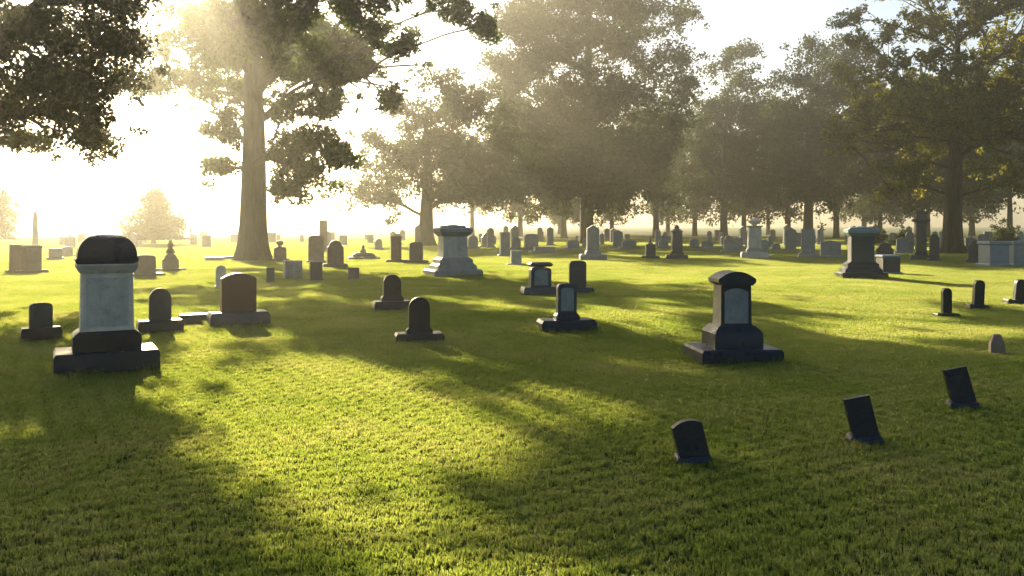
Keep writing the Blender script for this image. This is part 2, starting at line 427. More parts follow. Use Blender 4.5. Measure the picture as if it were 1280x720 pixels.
def make_tree(name, bx, by, r0, lobes, mat, label, cat, group=None, seed=1, leaf=0.19, per=75, clump=0.6, dens=1.0,
              top=None, lean=0.0, fork=0.35, wig=0.25, limb_r=0.32):
    """lobes: (x, y, z, rx, ry, rz[, density]) in metres relative to the tree's base"""
    rng = np.random.default_rng(seed)
    bz = float(hgt(bx, by))
    root = empty(name, (bx, by, bz-0.05)); tag(root, label, cat, group)
    zt = top if top else max(l[2] for l in lobes)
    T = Tubes()
    nn = 22
    z = np.linspace(0, zt, nn)
    ph = rng.uniform(0, 6, 2)
    cxs = lean*z/zt + wig*np.sin(z/zt*4+ph[0])*(z/zt); cys = wig*np.sin(z/zt*5+ph[1])*(z/zt)
    rad = r0*(1-0.78*(z/zt)**1.15)*(1+0.55*np.exp(-z/(r0*0.9)))
    # trunk with buttressed, ribbed section
    k = 20; t = np.linspace(0, 2*np.pi, k, endpoint=False)
    rib = 1+0.06*np.sin(3*t+1)+0.05*np.sin(5*t+2)
    zz = np.concatenate([[0, .12, .3, .6, 1.0], z[z > 1.2]])
    rr = np.interp(zz, z, r0*(1-0.78*(z/zt)**1.15))*(1+0.42*np.exp(-zz/(r0*0.8)))
    ring = np.zeros((len(zz), k, 3))
    fl = np.exp(-zz/(r0*0.9))[:, None]
    rr2 = rr[:, None]*(rib[None, :]+fl*0.16*np.sin(5*t+0.7)[None, :])
    ring[:, :, 0] = np.interp(zz, z, cxs)[:, None]+rr2*np.cos(t); ring[:, :, 1] = np.interp(zz, z, cys)[:, None]+rr2*np.sin(t); ring[:, :, 2] = zz[:, None]
    T.v.append(ring.reshape(-1, 3))
    i = np.arange(len(zz)-1)[:, None]*k; j = np.arange(k)[None, :]; j2 = (j+1) % k
    T.f.append(np.stack([i+j, i+j2, i+k+j2, i+k+j], -1).reshape(-1, 4)); T.n += len(zz)*k
    cen = []
    # skeleton: every lobe grows from the nearest suitable point of the trunk or of a limb already there
    NP = [np.array([np.interp(q, z, cxs), np.interp(q, z, cys), q]) for q in np.linspace(zt*fork*.75, zt*.96, 12)]
    NPAR = [-1]+list(range(11)); PL = [0.0]*12; load = [0.0]*12
    paths = []
    order = sorted(range(len(lobes)), key=lambda q: math.hypot(lobes[q][0], lobes[q][1])+0.15*lobes[q][2])
    for q in order:
        x, y, zc, rx, ry, rz = lobes[q][:6]
        c = np.array([x, y, zc-0.25*rz])
        best = None
        for i_, p in enumerate(NP):
            d = c-p; hd = math.hypot(d[0], d[1]); L_ = math.sqrt(hd*hd+d[2]**2)
            cost = L_+0.55*PL[i_]+max(0, 0.45*hd-d[2])*0.8
            if best is None or cost < best[0]: best = (cost, i_, L_)
        i0 = best[1]; p0 = NP[i0]; n_ = 8
        mid = p0*.5+c*.5+np.array([0, 0, 0.10*math.hypot(*(c-p0)[:2])])+rng.normal(0, .09*best[2], 3)
        P = bez(p0, mid, c, n_)
        P[1:] += np.cumsum(rng.normal(0, .035*best[2]/n_**.5, (n_-1, 3)), 0)*.8
        idx = [i0]
        for j_ in range(1, n_):
            NP.append(P[j_]); NPAR.append(idx[-1]); PL.append(PL[idx[-1]]+best[2]/(n_-1)); load.append(0.0); idx.append(len(NP)-1)
        load[idx[-1]] += rx*ry*rz+1.0
        paths.append((q, idx))
    for i_ in range(len(NP)-1, 11, -1): load[NPAR[i_]] += load[i_]
    tot = sum(load[:12])
    for q, idx in paths:
        x, y, zc, rx, ry, rz = lobes[q][:6]; dn = lobes[q][6] if len(lobes[q]) > 6 else 1.0
        c = np.array([x, y, zc])
        P = np.array([NP[i_] for i_ in idx])
        rd = np.array([max(.03, r0*limb_r*2.2*(load[i_]/tot)**.55) for i_ in idx[1:]]); rd = np.concatenate([[rd[0]*1.15], rd])
        T.add(P, rd, 8)
        rl = rd[-1]
        vol = rx*ry*rz
        nc = int(max(12, 15*dens*dn*(vol**0.78)/(clump**1.6)*0.55))
        for q2 in range(nc):
            d = rng.normal(size=3); d /= np.linalg.norm(d)
            stray = q2 % 4 == 3
            rr_ = rng.uniform(1.0, 1.45) if stray else rng.uniform(0.08, 1.0)**0.5
            cc = c+d*np.array([rx, ry, rz])*rr_
            if stray: cc[2] -= .3*rz*rng.uniform(0, 1)
            if rr_ > .75: cc += rng.normal(0, .45*clump, 3)
            s = P[rng.integers(3, len(P))]
            if q2 % 2 == 0 or stray:
                m = (s+cc)/2+np.array([0, 0, .25])+rng.normal(0, .15, 3)
                T.add(bez(s, m, cc, 4), np.linspace(max(.02, rl*.5), 0.010, 4), 4)
            cs_ = clump*(rng.uniform(.3, .6) if stray else rng.uniform(.55, 1.3))
            nl = int(1.5*per*rng.uniform(.5, 1.4)*(cs_/clump)**2)
            o_ = rng.normal(size=(nl, 3)); o_ /= np.linalg.norm(o_, axis=1)[:, None]
            o_ *= (rng.uniform(0, 1, nl)**0.45)[:, None]*cs_*np.array([1.05, 1.05, 0.78])
            cen.append(cc+o_)
            nb = nl//6
            tt = rng.uniform(.4, 1, nb)[:, None]
            cen.append(s*(1-tt)+cc*tt+rng.normal(0, .16, (nb, 3))+np.array([0, 0, .06]))
    link('trunk', T.mesh('trunk'), M['bark'], root)
    cen = np.concatenate(cen)
    cen[:, 2] = np.maximum(cen[:, 2], 0.5)
    V, f = leaves(rng, cen, leaf)
    link('crown', np_mesh('crown', V, f, 4), mat, root)
    STAT.append((name, len(cen)))
    return root

def px_lobes(bx, by, rows, rng, depth=4.0, ry_f=1.0):
    """rows of (px, py, rx_px, rz_px[, density[, dy]]) read against the photo at the tree's distance, spread in depth"""
    out = []
    for r in rows:
        px, py, rx, rz = r[:4]; dn = r[4] if len(r) > 4 else 1.0
        dy = r[5] if len(r) > 5 else rng.uniform(-depth, depth)
        d = by+dy; s = d/F
        out.append(((px-640)*s-bx, dy, CAMH+(HZ-py)*s, rx*s, max(1.2, (rx+rz)/2*s*ry_f), rz*s, dn))
    return out

prng = random.Random(11)
# the great oak
ox, oy = at(315, 325)
rows = [(382, 214, 36, 20, 1, -5), (390, 170, 34, 20, 1, -5), (366, 132, 30, 20, 1, -4), (356, 195, 24, 28, 1, -3), (412, 128, 24, 14, .7, -5), (358, 234, 22, 8, .7, -4), (422, 190, 18, 14, .7, -5),
        (280, 205, 20, 26, .9), (280, 160, 26, 26), (284, 114, 40, 24), (238, 100, 34, 20, .7), (196, 100, 24, 14, .6), (200, 56, 28, 18, .5),
        (262, 55, 28, 24, .9), (240, 22, 24, 14, .5), (292, 66, 30, 30),
        (340, 88, 28, 20, .9), (345, 45, 28, 24, .8), (303, 18, 30, 28), (372, 28, 18, 16, .9), (402, -19, 22, 13, 1.2, 0), (438, 8, 22, 12, 1.2, 0), (474, 35, 22, 13, 1.2, 1), (506, 60, 22, 14, 1.2, -1), (505, -28, 40, 16, 1.2, 0), (558, 3, 34, 15, 1.2, 1), (606, 26, 24, 14, 1.2, 0),  # right-hand lobes spaced to leave gaps for light shafts
        (396, 62, 22, 16, 1.1, -1), (438, 92, 18, 11, 1.1, 0), (486, 124, 24, 12, 1.1, 0), (402, 104, 24, 14, .9),
        (300, -85, 46, 26, 1.3), (375, -78, 44, 22, 1.3), (242, -120, 34, 22, 1.3), (300, -140, 60, 28, 1.2), (450, -72, 40, 18, 1.2), (390, -130, 60, 26), (290, -30, 26, 16, .8), (240, -95, 16, 12, 1.2)]  # unseen lobes above the frame, added to shade the foreground lawn
L = px_lobes(ox, oy, rows, prng, 4.5)
L += [(2.5, 6, 11.5, 4, 3, 2.2), (1, -6, 10.5, 3, 2.6, 1.8, .8), (5, -6, 13, 4, 3, 2.4)]
make_tree('oak_tree', ox, oy, 0.69, L, M['leaf'], 'huge dark oak with a thick straight trunk, standing against the sunlit glow', 'tree', seed=3, leaf=0.22, per=80, clump=0.50, dens=0.62, top=17.5)

# overhanging tree whose trunk stands beyond the left edge
tx, ty = -17.0, 24.0
rows = [(20, 30, 60, 44), (85, 40, 52, 40), (40, 95, 44, 40), (100, 95, 42, 40), (118, 140, 22, 28, .8), (50, 150, 34, 24, .8), (20, 140, 26, 22, .6), (38, 175, 18, 14, .5), (125, 60, 26, 30, .8),
        (112, 170, 10, 12, .5), (75, 118, 30, 30), (-70, 60, 80, 60), (-120, 0, 90, 60), (60, -40, 90, 40), (150, -55, 60, 36, .8), (-40, -90, 110, 50), (80, -130, 90, 50), (-150, -120, 110, 60), (-20, -200, 120, 60), (-230, -40, 80, 70),
        (148, 4, 32, 26, .9), (164, 46, 26, 24, .9), (158, 95, 16, 18, .6),  (130, -10, 50, 34), (370, -50, 50, 20, .8),
        (165, -85, 50, 30), (265, -118, 50, 26), (200, -165, 70, 44), (325, -120, 54, 36), (290, -180, 60, 40), (120, -230, 80, 44), (390, -165, 50, 34)]  # unseen upper lobes, added to keep sun off the near haze
L = px_lobes(tx, ty, rows, prng, 2.5)
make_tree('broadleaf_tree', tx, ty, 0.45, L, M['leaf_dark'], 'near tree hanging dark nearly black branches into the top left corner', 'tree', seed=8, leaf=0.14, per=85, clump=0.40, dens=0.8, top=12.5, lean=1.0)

# right-hand oak
rx_, ry_ = at(1192, 317)
rows = [(1195, 150, 60, 34), (1150, 120, 50, 34), (1230, 110, 60, 36), (1110, 165, 50, 24), (1075, 140, 34, 20, .8), (1050, 165, 22, 16, .6), (1130, 205, 44, 16, .8), (1115, 232, 30, 12, .9), (1145, 222, 26, 12, .8),
        (1235, 205, 40, 16, .8), (1265, 225, 30, 12, .8), (1270, 160, 50, 30), (1175, 75, 44, 26, .8), (1110, 85, 46, 22, .7), (1065, 100, 30, 16, .6), (1085, 50, 34, 16, .6), (1060, 25, 30, 12, .5), (1130, 30, 50, 22, .7),
        (1190, 25, 54, 28, .8), (1250, 55, 50, 30, .8), (1260, 0, 60, 30), (1150, -20, 60, 26, .7), (1215, -50, 80, 36, .8), (1320, 100, 60, 50), (1330, 190, 50, 30), (1340, 20, 60, 50), (1290, -60, 60, 36)]
L = px_lobes(rx_, ry_, rows, prng, 4.5)
L += [(0, 5, 9, 5, 3.2, 2.4), (-3, -5, 8, 4, 3, 2.0, .7), (4, -5, 10, 4, 3, 2.4)]
make_tree('oak_tree', rx_, ry_, 0.56, L, M['leaf_sun_tint'], 'spreading oak on the right with twisting limbs and leaves tinted sunlit yellow', 'tree', seed=21, leaf=0.21, per=75, clump=0.46, dens=0.38, top=13, wig=.7, limb_r=.42)

# misty mid-distance trees
def hazy(px, d, rows, label, seed, r0=.55, name='broadleaf_tree', leaf=.31, per=85, clump=1.0, dens=.52, mat='leaf_far', top=None, fork=.3):
    x = (px-640)/F*d
    L = px_lobes(x, d, rows, prng, 4.0)
    return make_tree(name, x, d, r0, L, M[mat], label, 'tree', 'trees standing in the morning mist', seed=seed, leaf=leaf, per=per, clump=clump, dens=dens, top=top, fork=fork)

hazy(532, 72, [(470, 232, 46, 26), (515, 200, 50, 34), (575, 190, 54, 40), (610, 232, 40, 26), (560, 240, 40, 20, .8), (640, 200, 40, 36), (540, 148, 50, 26), (600, 130, 44, 30), (640, 155, 34, 22), (556, 96, 30, 14, .8), (480, 178, 34, 20, .7)],
     'golden hazy tree left of the tall oaks, almost dissolved in the sunlit mist', 41, r0=.62, top=10.5)
hazy(733, 80, [(660, 200, 46, 40), (700, 230, 50, 28), (760, 235, 50, 28), (800, 200, 50, 40), (730, 180, 60, 44), (680, 130, 56, 40), (760, 120, 60, 44), (830, 150, 40, 36), (640, 90, 40, 36), (700, 60, 56, 40), (775, 50, 56, 36), (840, 80, 34, 30, .8), (855, 110, 20, 20, .7), (660, 20, 56, 30), (730, 0, 60, 34), (800, 0, 50, 30), (855, 20, 26, 18, .7), (720, -60, 90, 36), (820, 235, 36, 20, .8), (640, 240, 36, 18, .8)],
     'massive broad tree in the centre with light shafts crossing its crown', 42, r0=.62, top=24, per=85, clump=1.0, dens=.62)
hazy(905, 95, [(880, 200, 36, 36), (930, 190, 40, 36), (900, 235, 44, 24), (900, 140, 36, 30), (945, 140, 36, 26), (935, 100, 32, 22, .7), (905, 75, 26, 16, .6), (960, 170, 30, 30), (955, 230, 36, 22), (925, 60, 20, 12, .5)],
     'slimmer hazy tree below the open patch of sky', 43, r0=.4, top=15)
hazy(1010, 90, [(1000, 200, 40, 34), (1040, 180, 40, 40), (990, 150, 36, 34), (1030, 110, 44, 36), (990, 95, 24, 16, .7), (1060, 70, 34, 26), (1020, 235, 50, 24), (1075, 215, 36, 34), (1010, 60, 20, 14, .5), (1090, 120, 36, 36)],
     'blue-grey misty tree immediately left of the spreading oak', 44, r0=.5, top=14)
hazy(1150, 85, [(1120, 190, 44, 40), (1170, 200, 44, 40), (1220, 190, 44, 40), (1150, 130, 50, 44), (1220, 120, 50, 44), (1150, 238, 50, 18), (1210, 238, 40, 18)],
     'dark misty tree behind the trunk of the spreading oak', 45, r0=.5, top=17)
# shrubby trees in the glow
hazy(192, 78, [(192, 285, 32, 22), (192, 262, 24, 20), (190, 246, 14, 12), (175, 292, 22, 14), (212, 290, 22, 16)], 'conical shrubby tree glowing pale yellow in the mist at left', 46, r0=.2, leaf=.22, per=60, clump=.6, name='shrubby_tree', dens=1.1, fork=.1)
hazy(-6, 80, [(-6, 268, 22, 24), (-4, 248, 14, 14), (-10, 288, 24, 14)], 'rounded shrubby tree cut by the left edge in the glow', 47, r0=.2, leaf=.22, per=60, clump=.6, name='shrubby_tree', dens=1.1, fork=.1)

# far belt: two prototypes, copied
def far_proto(seed, label, d=125, h=15, name='woodland_tree'):
    rg = random.Random(seed); L = []
    for k in range(13):
        zc = rg.uniform(2.8, h); w = 5.6*(1-(zc/h)**2*.65)
        L.append((rg.uniform(-w, w), rg.uniform(-w, w), zc, rg.uniform(2, 3.2), rg.uniform(2, 3.2), rg.uniform(1.5, 2.4)))
    return make_tree(name, 0, 0, .38, L, M['leaf_far'], label, 'tree', 'far belt of misty woodland trees', seed=seed, leaf=.42, per=60, clump=1.25, dens=.6, top=h*.9)
belt = [far_proto(61, 'x'), far_proto(62, 'x', h=17)]
spots = [(590, 118), (650, 132), (705, 112), (765, 128), (820, 115), (868, 130), (930, 118), (985, 128), (1045, 112), (1100, 126), (1160, 116), (1215, 128), (1262, 112), (1320, 122), (1400, 110), (835, 150), (960, 150), (1080, 150), (1200, 150), (700, 155)]
BELT_L = 'misty grey woodland tree in the far belt, its crown merging with its neighbours'
for i, (px, d) in enumerate(spots):
    src = belt[i % 2]
    if i < 2: o = src
    else:
        o = src.copy(); COL.objects.link(o)
        for ch in src.children:
            c = ch.copy(); COL.objects.link(c); c.parent = o
    x = (px-640)/F*d
    o.location = (x, d, float(hgt(x, d))-.05)
    o.rotation_euler.z = i*1.7
    s = 0.85+0.3*((i*37) % 10)/10
    o.scale = (s, s, s)
    o['label'] = BELT_L

# ------------------------------------------------------------------ gravestones
EDGES = []
def place(px, by, depth, rel=8, name='headstone'):
    d = CAMH*F/(by-HZ)
    dc = d+depth/2
    x = (px-640)/F*dc
    yaw = R(rel)-math.atan((px-640)/F)
    z = float(hgt(x, dc))
    EDGES.append((x, dc, yaw, depth))
    return x, dc, z, yaw, dc/F       # last: metres per photo pixel

def panel_on(parent, w, h, yfront, z0, kind, mat, t=0.02):
    bm = prism_bm(outline(kind, w, h), t, z0=z0, cy=yfront-t/2+0.012)
    return bm_obj('panel', bm, mat, parent, bevel=0.004, seg=1)

def headstone(px, by, ty, w, bw, bh, shape, mat, label, base_mat=None, rel=8, th=0.32, bd=None, panel=None, name='headstone', cat='headstone', group=None, lean=(0, 0), step=False, cap=None):
    """all sizes in photo pixels at the stone's own distance"""
    d0 = CAMH*F/(by-HZ)
    depth_b = (bd if bd else 0.5)*bw*d0/F
    x, y, z, yaw, s = place(px, by, depth_b, rel)
    H = CAMH+(HZ-ty)*s - z
    W, BW, BH = w*s, bw*s, bh*s
    D = max(0.07, th*W)
    t = empty(name, (x, y, z-0.015), yaw, R(lean[0]), R(lean[1]))
    tag(t, label, cat, group)
    bb = min(0.03, BH*0.28)
    if BH > 0:
        bm = loft_bm([(BW, depth_b, -0.03), (BW*1.0, depth_b, BH*0.72), (BW*0.93, depth_b*0.9, BH)])
        bm_obj('base', bm, base_mat or mat, t, bevel=bb)
    z0 = BH
    if step:
        sh = BH*0.55
        bm = loft_bm([(W*1.28, D*1.6, z0-.003), (W*1.24, D*1.55, z0+sh*.6), (W*1.04, D*1.1, z0+sh)])
        bm_obj('plinth', bm, base_mat or mat, t, bevel=min(.015, sh*.2)); z0 += sh
    hh = H-z0
    if cap: hh -= cap*s
    if shape == 'obelisk':
        bm = loft_bm([(W, W, z0-.003), (W*.68, W*.68, z0+hh*.88), (0.02, 0.02, z0+hh)])
        bm_obj('shaft', bm, mat, t, bevel=W*.02, seg=1)
    elif shape == 'pillar':
        bm = loft_bm([(W, W, z0-.003), (W*.92, W*.92, z0+hh)])
        bm_obj('shaft', bm, mat, t, bevel=W*.05)
    else:
        bm = prism_bm(outline(shape, W, hh+.003), D, z0=z0-.003)
        bm_obj('tablet', bm, mat, t, bevel=min(0.022, W*0.06))
    if panel:
        pm, kk = panel
        panel_on(t, W*.68, (hh)*.78, -(D if shape not in ('obelisk', 'pillar') else W)/2, z0+hh*.08, kk, M[pm])
    if cap:
        cw = W*1.12
        bm = loft_bm([(cw*.88, D*1.1, z0+hh-.004), (cw, D*1.35, z0+hh+cap*s*.35), (cw, D*1.35, z0+hh+cap*s*.6), (cw*.8, D*.9, z0+hh+cap*s)])
        bm_obj('cap', bm, mat, t, bevel=cap*s*.12)
    return t, s, z0+hh, W, D

# --- the tall left monument with its domed cap
def left_monument():
    s0 = at(133, 469)[1]/F
    depth = 0.86
    x, y, z, yaw, s = place(133, 469, depth, 3)
    H = CAMH+(HZ-292)*s-z
    t = empty('domed_monument', (x, y, z-.015), yaw)
    tag(t, 'tall pale monument with shiny black domed cap and black stepped base', 'monument')
    k = s
    bm_obj('base', loft_bm([(118*k, depth*.9, -.03), (118*k, depth*.9, 22*k), (113*k, depth*.85, 26*k)]), M['black'], t, bevel=.02)
    z1 = 26*k
    bm_obj('plinth', loft_bm([(77*k, .58, z1-.003), (77*k, .58, z1+18*k), (72*k, .54, z1+21*k), (62*k, .47, z1+25*k)]), M['black'], t, bevel=.012)
    z2 = z1+25*k
    ws = 60*k
    zc = H-46*k
    bm_obj('shaft', loft_bm([(ws*1.03, .50, z2-.003), (ws*1.0, .48, z2+.05), (ws*.97, .46, zc)]), M['white'], t, bevel=.010)
    # raised margins of the front panel
    p = bm_obj('panel', prism_bm(outline('flat', ws*.78, (zc-z2)*.82), .02, z0=z2+(zc-z2)*.09, cy=-.247+.004), M['lightgrey'], t, bevel=.004, seg=1)
    bm_obj('moulding', loft_bm([(ws*1.02, .50, zc-.004), (ws*1.14, .57, zc+5*k), (ws*1.17, .60, zc+9*k), (ws*1.08, .55, zc+11*k)]), M['lightgrey'], t, bevel=.008)
    z3 = zc+11*k
    hc = H-z3
    secs = [(ws*1.13, .56, z3-.003), (ws*1.19, .59, z3+hc*.10), (ws*1.19, .59, z3+hc*.16), (ws*1.12, .56, z3+hc*.22)]
    for i in range(1, 9):
        a = i/8*math.pi/2
        secs.append((ws*(1.12*math.cos(a)**.62 if i < 8 else .28), .58*(math.cos(a)**.62 if i < 8 else .28), z3+hc*(.22+.78*math.sin(a)**1.0)))
    bm_obj('domed_cap', loft_bm(secs), M['darkblue'], t, bevel=.012)
left_monument()

# --- the black monument right of centre
def black_monument():
    depth = 1.0
    x, y, z, yaw, s = place(915, 453, depth, 20)
    H = CAMH+(HZ-337)*s-z
    t = empty('stele_monument', (x, y, z-.015), yaw)
    tag(t, 'glossy black monument with a bowed cap and grey front panel on a wide two-step base', 'monument')
    k = s*1.0
    bm_obj('base', loft_bm([(102*k, depth*.85, -.03), (102*k, depth*.85, 15*k), (97*k, depth*.8, 18*k)]), M['darkblue'], t, bevel=.02)
    z1 = 18*k
    bm_obj('plinth', loft_bm([(61*k, .55, z1-.003), (61*k, .55, z1+18*k), (56*k, .50, z1+22*k), (46*k, .40, z1+27*k)]), M['darkblue'], t, bevel=.012)
    z2 = z1+27*k
    zc = H-17*k
    bm_obj('shaft', loft_bm([(42*k, .36, z2-.003), (39*k, .33, z2+.04), (38*k, .32, zc)]), M['black'], t, bevel=.01)
    bm_obj('panel', prism_bm(outline('arch', 30*k, (zc-z2)*.86), .02, z0=z2+(zc-z2)*.06, cy=-.165), M['panel'], t, bevel=.004, seg=1)
    # bowed cap: arch outline with flared ends
    hw = 24*k; pts = [(-hw*.82, 0), (hw*.82, 0), (hw, 4*k), (hw, 8*k)]
    for i in range(1, 12):
        u = 1-2*i/12
        pts.append((u*hw*.96, 8*k+9*k*(1-abs(u)**2.2)))
    pts += [(-hw, 8*k), (-hw, 4*k)]
    bm_obj('cap', prism_bm(pts, .42, z0=zc-.003), M['darkblue'], t, bevel=.010)
black_monument()

# --- pale monument with carved top, centre left
def carved_monument(px, by, ty, k_w, mats, label, seed, rel, urn=False):
    depth = 1.1*k_w
    x, y, z, yaw, s = place(px, by, depth, rel)
    H = CAMH+(HZ-ty)*s-z
    t = empty('pedestal_monument', (x, y, z-.015), yaw)
    tag(t, label, 'monument')
    k = s*k_w
    a, b, c = mats
    bm_obj('base', loft_bm([(68*k, 54*k, -.03), (68*k, 54*k, 7*k), (64*k, 50*k, 9*k)]), M[a], t, bevel=.02)
    bm_obj('plinth', loft_bm([(56*k, 42*k, 9*k-.003), (54*k, 40*k, 14*k), (47*k, 34*k, 17*k), (46*k, 33*k, 22*k), (38*k, 27*k, 25*k)]), M[a], t, bevel=.014)
    z2 = 25*k; zc = H-15*k
    bm_obj('shaft', loft_bm([(35*k, 25*k, z2-.003), (34*k, 24*k, z2+3*k), (34*k, 24*k, zc)]), M[b], t, bevel=.014)
    bm_obj('panel', prism_bm(outline('flat', 25*k, (zc-z2)*.8), .03, z0=z2+(zc-z2)*.1, cy=-12*k-.004), M[b], t, bevel=.006, seg=1)
    bm_obj('cap', loft_bm([(35*k, 25*k, zc-.004), (43*k, 32*k, zc+4*k), (46*k, 35*k, zc+6*k), (46*k, 35*k, zc+10*k), (40*k, 29*k, zc+12*k)]), M[c], t, bevel=.02)
    # carved wreath / drape heaped on the cap: one lumpy ring
    rg = random.Random(seed)
    bm = bmesh.new()
    n = 40
    rings = []
    for i in range(n):
        an = i/n*2*math.pi
        rr = (1.5+1.0*rg.random())*k
        cxx, cyy = math.cos(an)*16*k, math.sin(an)*11*k
        ring = []
        for j in range(8):
            bb = j/8*2*math.pi
            ring.append(bm.verts.new((cxx+math.cos(an)*rr*math.cos(bb), cyy+math.sin(an)*rr*math.cos(bb), zc+12.5*k+rr*math.sin(bb))))
        rings.append(ring)
    for i in range(n):
        A, B = rings[i], rings[(i+1) % n]
        for j in range(8): bm.faces.new((A[j], B[j], B[(j+1) % 8], A[(j+1) % 8]))
    bm_obj('carved_wreath', bm, M[c], t)
    bm = lathe_bm([(0, zc+11*k), (9*k, zc+11*k), (11*k, zc+13*k), (7*k, zc+15*k), (3*k, zc+16*k), (0, zc+16.3*k)], 16)
    bm_obj('finial', bm, M[c], t)
    return t
carved_monument(566, 345, 281, .92, ('grey', 'lightgrey', 'grey'), 'pale pedestal monument with heavy cornice and carved wreath top, in sunlit mist', 4, 18)
carved_monument(1076, 349, 283, .80, ('darkblue', 'charcoal', 'blue'), 'dark blue-grey pedestal monument with flared cap, in the shade at right', 5, 14)

HS = headstone
HS(51, 428, 377, 26, 46, 17, 'oval', M['charcoal'], 'small dark stone on a thick black base, left of the domed monument', base_mat=M['black'], rel=6, step=False)
HS(200, 417, 359, 26, 53, 16, 'round', M['charcoal'], 'small dark round-topped stone right of the domed monument', base_mat=M['black'], rel=6)
HS(298, 408, 340, 42, 72, 17, 'arch', M['brown'], 'reddish brown headstone with gently arched top on a long dark base', base_mat=M['charcoal'], rel=10, th=.3)
# slab lying beside it
def ledger(px, by, w, h, label, mat, rel=6, depth=.5, name='ledger_slab', cat='grave slab'):
    x, y, z, yaw, s = place(px, by, depth, rel)
    o = bm_obj(name, loft_bm([(w*s, depth, -.03), (w*s, depth, h*s*.8), (w*s*.96, depth*.94, h*s)]), mat, None, bevel=.015)
    o.location = (x, y, z-.01); o.rotation_euler.z = yaw
    return tag(o, label, cat)
ledger(243, 406, 36, 12, 'low dark slab lying left of the reddish brown headstone', M['black'], depth=.35)
HS(276, 358, 331, 12, 16, 4, 'round', M['white'], 'thin white round-topped stone peeking out behind the reddish brown headstone', rel=8)
HS(338, 353, 334, 10, 12, 2, 'flat', M['charcoal'], 'tiny dark square-topped marker in the shadow of the great oak trunk', rel=5)
HS(366, 349, 325, 21, 24, 3, 'flat', M['grey'], 'squat grey block stone with a pale front, in front of the great oak', panel=('panel', 'flat'), rel=12, th=.6)
HS(395, 351, 326, 15, 18, 3, 'flat', M['charcoal'], 'dark upright block stone right of the squat pale-fronted one', rel=8, th=.5)
HS(442, 349, 334, 13, 14, 2, 'flat', M['tan'], 'small lone squared stone between the two block stones and the pale monument', rel=8, th=.5)
HS(490, 388, 342, 22, 47, 12, 'round', M['black'], 'black round-topped stone on a dark base, the farther of the pair left of centre', rel=10, step=True)
HS(524, 427, 370, 26, 60, 11, 'round', M['black'], 'black round-topped stone on a wide flat base, the nearer of the pair left of centre', rel=6, step=True)
HS(645, 332, 313, 13, 24, 3, 'flat', M['lightgrey'], 'small pale squared stone right of the pale pedestal monument', rel=8, th=.5)
HS(675, 370, 327, 26, 46, 11, 'arch', M['charcoal'], 'dark headstone with an arched top and pale front panel, leftmost of the three near centre', panel=('panel', 'arch'), rel=14, th=.5, cap=5)
HS(722, 367, 325, 21, 38, 8, 'oval', M['charcoal'], 'plain dark headstone standing behind the panelled one near the centre', rel=10, th=.35)
HS(708, 414, 353, 24, 70, 14, 'oval', M['charcoal'], 'dark grey-panelled headstone on a very wide low base, nearest of three near the centre', base_mat=M['darkblue'], panel=('panel', 'oval'), rel=14, th=.45, step=True)
HS(741, 326, 281, 15, 33, 8, 'gable', M['grey'], 'tall grey pointed stone in front of the massive tree trunk', rel=8, step=True, th=.6)
t, s, zt, W, D = HS(813, 324, 305, 12, 22, 4, 'pillar', M['charcoal'], 'short dark block stone with a thin spike finial', rel=6, name='finial_headstone')
bm_obj('finial', lathe_bm([(W*.3, zt-.005), (W*.25, zt+.06), (W*.08, zt+.12), (W*.1, zt+.16), (0.008, zt+.42), (0, zt+.43)], 10), M['charcoal'], t)
t, s, zt, W, D = HS(846, 325, 290, 13, 26, 6, 'pillar', M['charcoal'], 'tall dark pillar stone with a rounded knob, right of the spiked block', rel=8, step=True, name='pillar_headstone')
bm_obj('finial', lathe_bm([(W*.56, zt-.005), (W*.6, zt+.05), (W*.42, zt+.12), (W*.2, zt+.2), (W*.26, zt+.27), (W*.12, zt+.36), (0, zt+.38)], 14), M['charcoal'], t)
# urn pillar
t, s, zt, W, D = HS(943, 324, 284, 16, 33, 8, 'pillar', M['lightgrey'], 'pale column monument topped with a white draped urn', rel=8, step=True, name='column_monument', cat='monument')
bm_obj('cap', loft_bm([(W*.95, W*.95, zt-.005), (W*1.15, W*1.15, zt+.06), (W*1.15, W*1.15, zt+.1)]), M['lightgrey'], t, bevel=.01)
bm_obj('urn', lathe_bm([(W*.2, zt+.095), (W*.16, zt+.14), (W*.45, zt+.25), (W*.5, zt+.34), (W*.3, zt+.44), (0, zt+.5)], 14), M['white'], t)
HS(955, 324, 299, 11, 16, 3, 'round', M['grey'], 'low grey rounded stone tucked against the pale urn column', rel=8, th=.5)
HS(1183, 393, 359, 11, 28, 5, 'round', M['black'], 'first of three thin black markers on the right lawn, the leftmost, standing forward', rel=24, th=.6, name='grave_marker')
HS(1222, 384, 349, 12, 24, 6, 'round', M['black'], 'middle of the three thin black markers on the right lawn', rel=24, th=.6, name='grave_marker', lean=(0, 3))
HS(1273, 380, 348, 12, 32, 6, 'round', M['black'], 'third thin black marker, at the right edge of the picture', rel=24, th=.6, name='grave_marker', lean=(0, 5))

# tapered brown post
def post():
    x, y, z, yaw, s = place(1246, 444, .16, 10)
    H = CAMH+(HZ-417)*s-z
    o = bm_obj('stone_post', loft_bm([(16*s, .18, -.03), (15.5*s, .17, H*.55), (9*s, .11, H*.93), (8*s, .09, H)]), M['tan'], None, bevel=.015)
    o.location = (x, y, z-.01); o.rotation_euler.z = yaw
    tag(o, 'short brown stone post with sloping shoulders alone on the sunlit grass', 'post')
post()

